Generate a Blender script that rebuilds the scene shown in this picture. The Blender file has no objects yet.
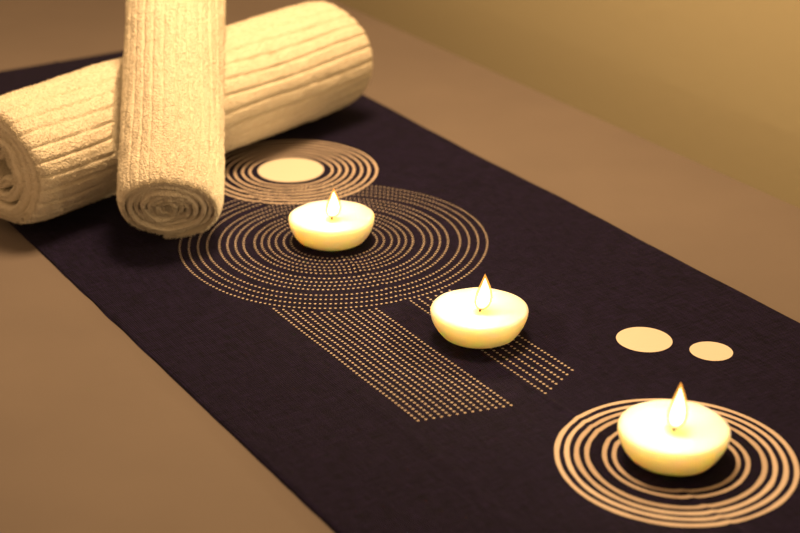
import bpy, bmesh, math, random
from mathutils import Vector, Matrix, noise
random.seed(4)
sc = bpy.context.scene
sc.view_settings.view_transform = 'Standard'
sc.view_settings.look = 'None'

H = 0.6; F = 1600.0
P = math.atan(734 / F); sp, cp = math.sin(P), math.cos(P)
def px(x, y, z=0.0):
    v = y - 266.5
    down = F*sp + v*cp; fwd = F*cp - v*sp
    k = (H - z)/down
    return Vector(((x-400)*k, fwd*k, z))
D = Vector((-.5353, .8447, 0)).normalized()      # along runner
W = Vector((D.y, -D.x, 0))                       # across runner
def uw(u, w, z=0): return D*u + W*w + Vector((0, 0, z))

# ---------------- materials ----------------
def mat(name, col, rough=.8, **kw):
    m = bpy.data.materials.new(name); m.use_nodes = True
    b = m.node_tree.nodes['Principled BSDF']
    b.inputs['Base Color'].default_value = (*col, 1)
    b.inputs['Roughness'].default_value = rough
    for k, v in kw.items(): b.inputs[k.replace('_', ' ')].default_value = v
    return m
def add_bump(m, scale, strength, dist=.001, kind='noise', var=None, detail=4):
    nt = m.node_tree; n = nt.nodes; l = nt.links; b = n['Principled BSDF']
    tc = n.new('ShaderNodeTexCoord')
    if kind == 'noise':
        t = n.new('ShaderNodeTexNoise'); t.inputs['Scale'].default_value = scale; t.inputs['Detail'].default_value = detail
        out = t.outputs['Fac']
    else:
        t = n.new('ShaderNodeTexVoronoi'); t.inputs['Scale'].default_value = scale; out = t.outputs['Distance']
    l.new(tc.outputs['Object'], t.inputs['Vector'])
    bp = n.new('ShaderNodeBump'); bp.inputs['Strength'].default_value = strength; bp.inputs['Distance'].default_value = dist
    l.new(out, bp.inputs['Height']); l.new(bp.outputs[0], b.inputs['Normal'])
    if var:
        t2 = n.new('ShaderNodeTexNoise'); t2.inputs['Scale'].default_value = var[0]; t2.inputs['Detail'].default_value = 5
        l.new(tc.outputs['Object'], t2.inputs['Vector'])
        r = n.new('ShaderNodeValToRGB')
        r.color_ramp.elements[0].position = .3; r.color_ramp.elements[1].position = .7
        r.color_ramp.elements[0].color = (*var[1], 1); r.color_ramp.elements[1].color = (*var[2], 1)
        l.new(t2.outputs['Fac'], r.inputs[0]); l.new(r.outputs[0], b.inputs['Base Color'])
    return m

M_table = add_bump(mat('table_sheet', (.27, .21, .18), .75), 900, .25, .0006, var=(6, (.150, .127, .125), (.172, .146, .142)))
M_wall = add_bump(mat('wall_paint', (.53, .50, .36), .9), 60, .15, .002)
M_floor = add_bump(mat('floor_wood', (.25, .16, .09), .5), 20, .2, .002, var=(9, (.2, .12, .07), (.28, .18, .1)))
M_print = add_bump(mat('print_ink', (.46, .40, .38), .85), 1500, .4, .0004)
M_ring = add_bump(mat('print_ink_rings', (.58, .49, .44), .85), 1500, .4, .0004)
M_disc = add_bump(mat('print_ink_pale', (.74, .69, .64), .85), 1500, .3, .0004)
M_towel = add_bump(mat('towel_terry', (.86, .80, .66), 1.0, Sheen_Weight=.3, Sheen_Roughness=.5), 600, .8, .0016, kind='vor',
                   var=(160, (.92, .87, .76), (.98, .95, .86)))
M_wick = mat('wick_burnt', (.03, .02, .015), .9)

# woven cloth
M_run = mat('runner_cloth', (.02, .014, .03), .9, Sheen_Weight=.02, Sheen_Roughness=.6, Specular_IOR_Level=.10)
nt = M_run.node_tree; n = nt.nodes; l = nt.links; b = n['Principled BSDF']
tc = n.new('ShaderNodeTexCoord')
mp = n.new('ShaderNodeMapping'); mp.inputs['Rotation'].default_value = (0, 0, -math.atan2(D.y, D.x))
l.new(tc.outputs['Object'], mp.inputs[0])
outs = []
for ax in ('X', 'Y'):
    wv = n.new('ShaderNodeTexWave'); wv.bands_direction = ax; wv.inputs['Scale'].default_value = 180
    wv.inputs['Distortion'].default_value = .8
    l.new(mp.outputs[0], wv.inputs['Vector']); outs.append(wv.outputs['Fac'])
mul = n.new('ShaderNodeMath'); mul.operation = 'ADD'; l.new(outs[0], mul.inputs[0]); l.new(outs[1], mul.inputs[1])
bp = n.new('ShaderNodeBump'); bp.inputs['Strength'].default_value = .8; bp.inputs['Distance'].default_value = .0008
l.new(mul.outputs[0], bp.inputs['Height']); l.new(bp.outputs[0], b.inputs['Normal'])
cols = []
for sc3 in ((60, 900, 300), (900, 60, 300)):
    m3 = n.new('ShaderNodeMapping'); m3.inputs['Scale'].default_value = sc3; l.new(mp.outputs[0], m3.inputs[0])
    t3 = n.new('ShaderNodeTexNoise'); t3.inputs['Scale'].default_value = 1; t3.inputs['Detail'].default_value = 3
    l.new(m3.outputs[0], t3.inputs['Vector']); cols.append(t3.outputs['Fac'])
av = n.new('ShaderNodeMath'); av.operation = 'ADD'; l.new(cols[0], av.inputs[0]); l.new(cols[1], av.inputs[1])
hf = n.new('ShaderNodeMath'); hf.operation = 'MULTIPLY'; hf.inputs[1].default_value = .5; l.new(av.outputs[0], hf.inputs[0])
r = n.new('ShaderNodeValToRGB'); r.color_ramp.elements[0].position = .38; r.color_ramp.elements[1].position = .64
r.color_ramp.elements[0].color = (.0025, .0020, .014, 1); r.color_ramp.elements[1].color = (.0165, .0110, .056, 1)
l.new(hf.outputs[0], r.inputs[0]); l.new(r.outputs[0], b.inputs['Base Color'])

M_wax = mat('wax', (.98, .94, .76), .5)
b = M_wax.node_tree.nodes['Principled BSDF']
b.inputs['Subsurface Weight'].default_value = 1.0
b.inputs['Subsurface Radius'].default_value = (1, .8, .45)
b.inputs['Subsurface Scale'].default_value = .026

def flame_mat(name, ramp, strength, alpha):
    m = bpy.data.materials.new(name); m.use_nodes = True
    nt = m.node_tree; n = nt.nodes; l = nt.links; n.clear()
    o = n.new('ShaderNodeOutputMaterial'); e = n.new('ShaderNodeEmission'); t = n.new('ShaderNodeBsdfTransparent')
    mx = n.new('ShaderNodeMixShader'); tc = n.new('ShaderNodeTexCoord'); s = n.new('ShaderNodeSeparateXYZ')
    r = n.new('ShaderNodeValToRGB')
    l.new(tc.outputs['Generated'], s.inputs[0]); l.new(s.outputs['Z'], r.inputs[0])
    el = r.color_ramp.elements
    el[0].position = ramp[0][0]; el[0].color = (*ramp[0][1], 1)
    el[1].position = ramp[-1][0]; el[1].color = (*ramp[-1][1], 1)
    for p, c in ramp[1:-1]:
        x = el.new(p); x.color = (*c, 1)
    l.new(r.outputs[0], e.inputs[0]); e.inputs[1].default_value = strength
    mx.inputs[0].default_value = alpha
    l.new(t.outputs[0], mx.inputs[1]); l.new(e.outputs[0], mx.inputs[2]); l.new(mx.outputs[0], o.inputs[0])
    return m
M_fl_out = flame_mat('flame_outer', [(0, (.6, .2, .03)), (.3, (1, .5, .1)), (1, (1, .36, .05))], 1.8, .5)
M_fl_in = flame_mat('flame_inner', [(0, (.9, .4, .08)), (.2, (1, .75, .35)), (1, (1, .8, .4))], 9, .9)

# ---------------- helpers ----------------
def mk(name, verts, faces, m, parent=None, smooth=True):
    me = bpy.data.meshes.new(name); me.from_pydata([tuple(v) for v in verts], [], faces); me.update()
    bm = bmesh.new(); bm.from_mesh(me); bmesh.ops.recalc_face_normals(bm, faces=bm.faces); bm.to_mesh(me); bm.free()
    o = bpy.data.objects.new(name, me); sc.collection.objects.link(o); me.materials.append(m)
    if smooth:
        for p in me.polygons: p.use_smooth = True
    if parent: o.parent = parent
    return o
def boxes(name, bl, m, bevel=.004):
    bm = bmesh.new()
    for (u0, u1, w0, w1, z0, z1) in bl:
        vs = [bm.verts.new(uw(u, w, z)) for z in (z0, z1) for (u, w) in ((u0, w0), (u1, w0), (u1, w1), (u0, w1))]
        for f in ((0,1,2,3),(4,5,6,7),(0,1,5,4),(1,2,6,5),(2,3,7,6),(3,0,4,7)): bm.faces.new([vs[i] for i in f])
    bmesh.ops.recalc_face_normals(bm, faces=bm.faces)
    me = bpy.data.meshes.new(name); bm.to_mesh(me); bm.free(); me.materials.append(m)
    o = bpy.data.objects.new(name, me); sc.collection.objects.link(o)
    if bevel:
        md = o.modifiers.new('bevel', 'BEVEL'); md.width = bevel; md.segments = 4
    return o

# ---------------- room + table ----------------
wfar = px(600, 117).dot(W)
wl = px(200, 405).dot(W); wr = px(600, 220).dot(W)
boxes('table', [(-.2, 2.7, .0, wfar, -.045, 0)] +
      [(u, u+.07, w, w+.07, -.75, -.04) for u in (-.15, 2.55) for w in (.05, wfar-.12)] +
      [(-.1, 2.6, .07, .10, -.13, -.04), (-.1, 2.6, wfar-.1, wfar-.07, -.13, -.04)], M_table, .006)
boxes('wall_back', [(-2.2, 4.6, wfar+.20, wfar+.30, -.75, 1.75)], M_wall, 0)
boxes('floor', [(-2.2, 4.6, -2.0, wfar+.30, -.80, -.75)], M_floor, 0)
boxes('baseboard_back', [(-2.2, 4.6, wfar+.185, wfar+.20, -.75, -.65)], M_floor, .003)

# ---------------- runner ----------------
U0, U1 = .12, px(60, 62).dot(D)
WF = px(560, 411).dot(W)      # ironed fold along the cloth
def hz(u, w):
    a = noise.noise(Vector((u*5, w*9, 1.3)))*.0012 + noise.noise(Vector((u*16, w*14, 7.3)))*.0008
    d = w-WF+.0012*noise.noise(Vector((u*6, 2, 3)))
    a += .0009*math.exp(-(d/.0026)**2)
    d = (w-wl-.10)+.02*noise.noise(Vector((u*3, 6, 3)))
    a += .0006*math.exp(-(d/.006)**2)
    return .0028 + a
NU, NW = 330, 260
vs = []; fs = []
for i in range(NU+1):
    for j in range(NW+1):
        u = U0+(U1-U0)*i/NU; w = wl+(wr-wl)*j/NW
        if j == 0: w += .0012*noise.noise(Vector((u*30, 1, 1)))
        if j == NW: w += .0012*noise.noise(Vector((u*30, 9, 1)))
        ed = min(i, NU-i, j, NW-j)
        z = hz(u, w) if ed > 0 else .0004
        vs.append(uw(u, w, z))
for i in range(NU):
    for j in range(NW):
        a = i*(NW+1)+j; fs.append((a, a+1, a+NW+2, a+NW+1))
runner = mk('table_runner', vs, fs, M_run)
def hp(p): return hz(p.dot(D), p.dot(W)) + .00035
def P3(x, y): v = Vector((x, y, 0)); v.z = hp(v); return v

def add_dot(vs, fs, x, y, r, k=8):
    b0 = len(vs)
    for i in range(k):
        a = 2*math.pi*i/k; vs.append(P3(x+r*math.cos(a), y+r*math.sin(a)))
    fs.append(tuple(range(b0, b0+k)))
def ring(vs, fs, c, r, t, k=160):
    b0 = len(vs); sd = r*91
    for i in range(k):
        a = 2*math.pi*i/k
        q = noise.noise(Vector((math.cos(a)*1.6, math.sin(a)*1.6, sd)))*.0009
        tt = t*(1+.25*noise.noise(Vector((math.cos(a)*5, math.sin(a)*5, sd+4))))
        for rr in (r+q-tt/2, r+q, r+q+tt/2): vs.append(P3(c.x+rr*math.cos(a), c.y+rr*math.sin(a)))
    for i in range(k):
        j = (i+1) % k
        for q in (0, 1): fs.append((b0+i*3+q, b0+i*3+q+1, b0+j*3+q+1, b0+j*3+q))
def disc(vs, fs, c, r):
    prev = None
    K = 48
    for q in range(1, 7):
        b0 = len(vs)
        for i in range(K):
            a = 2*math.pi*i/K; vs.append(P3(c.x+r*q/6*math.cos(a), c.y+r*q/6*math.sin(a)))
        if prev is None: fs.append(tuple(range(b0, b0+K)))
        else:
            for i in range(K): j = (i+1) % K; fs.append((prev+i, prev+j, b0+j, b0+i))
        prev = b0

# big dotted rings
vs = []; fs = []
C1 = px(334, 244); s1 = H/(F*sp+(244-266.5)*cp)
R1 = 154*s1
for rp in (153, 144, 135, 126, 114, 106, 98, 90, 79, 72, 65, 58, 50, 43):
    rr = rp*s1; k = int(2*math.pi*rr/.0044)
    for i in range(k):
        a = 2*math.pi*i/k; add_dot(vs, fs, C1.x+rr*math.cos(a), C1.y+rr*math.sin(a), .00115)
def stripes(bl, br, cnt, u_start=None):
    for i in range(cnt):
        t = i/(cnt-1); p = bl.lerp(br, t); q = p.copy()
        while (q-C1).length > R1+.004 and q.dot(D) < C1.dot(D):
            add_dot(vs, fs, q.x, q.y, .00118); q = q + D*.0044
stripes(px(418, 425), px(511, 409), 13)
stripes(px(545, 397), px(572, 374), 6)
mk('dotted_print', vs, fs, M_print, runner, False)
# solid rings
vs = []; fs = []
C2 = px(291, 173); s2 = H/(F*sp+(173-266.5)*cp)
for rp in (86, 78.5, 71, 63.5, 56, 48.5, 41): ring(vs, fs, C2, rp*s2, .0026)
C3 = px(675, 462); s3 = H/(F*sp+(462-266.5)*cp)
for rp in (118.5, 108, 98, 88): ring(vs, fs, C3, rp*s3, .0036)
for rp in (71, 61): ring(vs, fs, C3, rp*s3, .0032)
mk('ring_print', vs, fs, M_ring, runner, False)
vs = []; fs = []
disc(vs, fs, px(291, 172.5), 33*s2)
for (x, y, rp) in ((644, 342.5, 28), (711, 353.5, 21.5)):
    disc(vs, fs, px(x, y), rp*H/(F*sp+(y-266.5)*cp))
mk('disc_print', vs, fs, M_disc, runner, False)

# ---------------- candles ----------------
def lathe(prof, k=72, wob=0, seed=0):
    vs = []; fs = []
    for (r, z) in prof:
        for i in range(k):
            a = 2*math.pi*i/k
            rr = r*(1+wob*noise.noise(Vector((math.cos(a)*1.5, math.sin(a)*1.5, seed+z*30))))
            vs.append(Vector((rr*math.cos(a), rr*math.sin(a), z+wob*.02*noise.noise(Vector((math.cos(a)*2, math.sin(a)*2, seed+5)))*(r/.04) if z > .003 else z)))
    for q in range(len(prof)-1):
        for i in range(k):
            j = (i+1) % k; fs.append((q*k+i, q*k+j, (q+1)*k+j, (q+1)*k+i))
    fs.append(tuple(range(k))); fs.append(tuple(range((len(prof)-1)*k, len(prof)*k)))
    return vs, fs
def candle(base, fh, lean, seed, power):
    e = bpy.data.objects.new('floating_candle', None); sc.collection.objects.link(e)
    zb = max(hp(base+Vector((x*.005, y*.005, 0))) for x in range(-6, 7) for y in range(-6, 7) if x*x+y*y < 42)
    e.location = (base.x, base.y, zb+.0002)
    prof = [(.002, 0), (.022, 0), (.0285, .0006), (.0318, .0026), (.0345, .0062), (.0368, .0105), (.0385, .0150), (.0394, .0188), (.0396, .0210),
            (.0393, .0226), (.0384, .0235), (.0370, .0237), (.0352, .0233), (.0330, .0227), (.029, .0220), (.020, .0212), (.010, .0204), (.002, .0201)]
    vs, fs = lathe(prof, 80, .03, seed); mk('wax', vs, fs, M_wax, e)
    vs = []; fs = []; k = 10
    pts = [Vector((.0002*i*i*.25*lean, 0, .0180+.0013*i)) for i in range(8)]
    for i, p in enumerate(pts):
        for j in range(k):
            a = 2*math.pi*j/k; rr = .0009 if i < 7 else .0005
            vs.append(p+Vector((rr*math.cos(a), rr*math.sin(a), 0)))
    for i in range(7):
        for j in range(k): q = (j+1) % k; fs.append((i*k+j, i*k+q, (i+1)*k+q, (i+1)*k+j))
    fs.append(tuple(range(7*k, 8*k))); mk('wick', vs, fs, M_wick, e)
    def fl(h, rmax, z0, name, m):
        prof = []
        for i in range(25):
            t = i/24
            r = rmax*(math.sin(math.pi*min(1, t**.62))**.9)*(1-.25*t) if 0 < t < 1 else .00005
            prof.append((max(r, .00005), z0+h*t))
        vs, fs = lathe(prof, 24)
        for v in vs:
            t = (v.z-z0)/h
            v.x += lean*(.0012*math.sin(t*3)+.0015*t*t)+.0008*lean
        o = mk(name, vs, fs, m, e); return o
    fl(fh, .0078, .0218, 'flame_outer', M_fl_out)
    fl(fh*.86, .0058, .0226, 'flame_inner', M_fl_in)
    ld = bpy.data.lights.new('flame_light', 'POINT'); ld.energy = power; ld.color = (1, .66, .31); ld.shadow_soft_size = .004
    lo = bpy.data.objects.new('flame_light', ld); sc.collection.objects.link(lo); lo.parent = e; lo.location = (.001*lean, 0, .0225+fh*.8)
candle(px(332, 244), .029, 1.0, 1, .42)
candle(px(479, 338), .032, 1.5, 2, .42)
candle(px(671, 460), .037, 1.0, 3, .46)

# ---------------- towels ----------------
def towel(name, A, B, R, pitch, turns, nseg, ribs, start, seed, hollow_wob=0.0, flat=0.0, dent=None, gd=.0034, fuzz=50000):
    up = Vector((0, 0, 1))
    ax = (B-A); L = ax.length; ax.normalize()
    sx = ax.cross(up).normalized(); sz = sx.cross(ax).normalized()
    T = [i/(ribs*12) for i in range(int(ribs*12*1.04))]
    K1 = sum(1 for t in T if t <= 1.0)
    while T[-1] < turns: T.append(T[-1]+1/84)
    N = len(T)-1; M = N+1
    th = pitch*.90
    st = []
    rnd = [(0, .35), (.0012, .65), (.003, .88), (.006, 1.0)]
    for d, f in rnd: st.append((d, f))
    for i in range(1, nseg): st.append((.006+(L-.012)*i/nseg, 1.0))
    for d, f in reversed(rnd): st.append((L-d, f))
    S = len(st)
    verts = []; faces = []
    for (d, f) in st:
        e = min(d, L-d)
        endsc = 1-.06*math.exp(-e/.010)
        for side in (0, 1):
            for i in range(M):
                tt = T[i]; a = start + 2*math.pi*tt
                ramp = min(1, tt/.22); ramp = ramp*ramp*(3-2*ramp)
                hth = th/2*(.25+.75*ramp)
                rc = R - pitch*tt - pitch/2 - (th/2)*.75*(1-ramp)
                off = hth*f*(1 if side == 0 else -1)
                tip = min(1, (turns-tt)/.06+.2); off *= math.sqrt(max(.05, tip))
                wob = noise.noise(Vector((math.cos(a)*1.2, math.sin(a)*1.2, seed+tt*.5)))*.0018*(1+hollow_wob*tt)
                r = rc*endsc + off + wob*(1 if tt > 1 else .5)
                if side == 0 and tt <= 1.04:
                    ph = (tt*ribs + .45*noise.noise(Vector((d*7, tt*7, seed+1)))) % 1.0; g = abs(ph-.5)*2
                    jit = noise.noise(Vector((d*25, int(tt*ribs)*3.1, seed)))
                    r -= gd*max(0, (g-.66)/.34)**1.4*(.85+.6*jit)
                    r += .0009*noise.noise(Vector((d*60, a*6, seed))) + .0009*noise.noise(Vector((d*420, a*30, seed+3)))
                    r += .0018*noise.noise(Vector((d*11, a*1.6, seed+9)))
                axo = (.0045*noise.noise(Vector((tt*1.7, seed, .3))) + .0022*noise.noise(Vector((tt*9, seed, 4)))) + .0015*(tt-turns/2)/turns
                ca, sa = math.cos(a), math.sin(a)
                k = max(0, 1-e/.05)
                dd = d + axo*k*(1 if d < L/2 else -1)
                x = r*ca*(1+flat*.6); z = r*sa*(1-flat)
                p = A + ax*dd + sx*x + sz*z
                if dent: p = dent(p)
                verts.append(p)
    def idx(s, side, i): return s*2*M + side*M + i
    for s in range(S-1):
        for i in range(N):
            faces.append((idx(s,0,i), idx(s,0,i+1), idx(s+1,0,i+1), idx(s+1,0,i)))
            faces.append((idx(s,1,i+1), idx(s,1,i), idx(s+1,1,i), idx(s+1,1,i+1)))
        for i in (0, N):
            faces.append((idx(s,0,i), idx(s,1,i), idx(s+1,1,i), idx(s+1,0,i)))
    for s in (0, S-1):
        for i in range(N): faces.append((idx(s,0,i), idx(s,0,i+1), idx(s,1,i+1), idx(s,1,i)))
    # terry pile: short bent yarn loops standing on the outer turn and on the ends
    def yarn(p, nrm, ln):
        rv = Vector((random.uniform(-1, 1), random.uniform(-1, 1), random.uniform(-1, 1)))
        t = nrm.cross(rv)
        if t.length < .1: return
        t.normalize(); lean = (nrm + rv*.5).normalized(); w = .00018
        b0 = len(verts); m1 = p + lean*ln*.6; tip = p + lean*ln*.85 + t.cross(nrm)*ln*.4
        verts.extend([p-t*w - nrm*.0004, p+t*w - nrm*.0004, m1+t*w, m1-t*w, tip+t*w*.5, tip-t*w*.5])
        faces.append((b0, b0+1, b0+2, b0+3)); faces.append((b0+3, b0+2, b0+4, b0+5))
    for _ in range(fuzz):
        s = random.randrange(S-1); i = random.randrange(K1-1)
        if s < 3 or s > S-5:
            if random.random() > .35: continue
        p = verts[idx(s,0,i)].lerp(verts[idx(s+1,0,i+1)], random.random())
        q = verts[idx(s,0,i+1)].lerp(verts[idx(s+1,0,i)], random.random()); p = (p+q)/2
        c = A + ax*((p-A).dot(ax)); nn = (p-c)
        if p.z < .006: continue
        yarn(p, nn.normalized(), random.uniform(.0008, .0018))
    for s, sg in ((0, -1), (S-1, 1)):
        for _ in range(9000):
            i = random.randrange(N)
            p = verts[idx(s,0,i)].lerp(verts[idx(s,1,i)], random.random())
            if p.z < .006: continue
            yarn(p, ax*sg, random.uniform(.0010, .0024))
    return mk(name, verts, faces, M_towel)

RB = .0715; RS = .0515
A = Vector((-.373, 1.386, RB*.95+.004)); B = Vector((-.080, 1.740, RB*.95+.004))
sA = Vector((-.210, 1.337, .048))
q = Vector((-.225, 1.582, .205)); sdir = (q-sA).normalized(); sB = sA + sdir*.42
def dent(p):   # the lower roll is pressed in where the other one lies on it
    v = p - sA; t = v.dot(sdir); c = sA + sdir*t; dv = p - c; dist = dv.length
    lim = RS+.003
    if 0 < t < .42 and dist < lim and dist > 1e-5: p = c + dv*(lim/dist)
    return p
tb = towel('rolled_towel', A, B, RB, .0115, 4.6, 150, 27, math.radians(-60), 2.0, hollow_wob=.9, flat=.05, dent=dent, gd=.0044, fuzz=75000)
mz = min(v.co.z for v in tb.data.vertices); tb.location.z = (.0042 - mz)
tw = towel('rolled_towel', sA, sB, RS, .0066, 7.3, 130, 26, math.radians(-100), 8.0, hollow_wob=.15, gd=.0028, fuzz=55000)
mz = min(v.co.z for v in tw.data.vertices); tw.location.z = (.0042 - mz)

# ---------------- light ----------------
def area(name, loc, tgt, size, e, col):
    ld = bpy.data.lights.new(name, 'AREA'); ld.energy = e; ld.size = size; ld.color = col
    o = bpy.data.objects.new(name, ld); sc.collection.objects.link(o); o.location = loc
    o.rotation_euler = (Vector(tgt)-Vector(loc)).to_track_quat('-Z', 'Y').to_euler()
area('ceiling_lamp_light', (-.02, 1.52, 1.10), (-.08, 1.62, 0), .30, 19.5, (1, .60, .265))
w = bpy.data.worlds.new('w'); sc.world = w; w.use_nodes = True
w.node_tree.nodes['Background'].inputs[0].default_value = (1, .555, .235, 1)
w.node_tree.nodes['Background'].inputs[1].default_value = .44

# ---------------- camera ----------------
cd = bpy.data.cameras.new('camera'); cam = bpy.data.objects.new('camera', cd); sc.collection.objects.link(cam)
cam.location = (0, 0, H); cam.rotation_euler = (math.pi/2-P, 0, 0)
cd.sensor_width = 36; cd.lens = 36*F/800; cd.clip_start = .01
cd.dof.use_dof = True; cd.dof.focus_distance = (px(479, 334)-cam.location).length*1.0; cd.dof.aperture_fstop = 5.0
sc.camera = cam
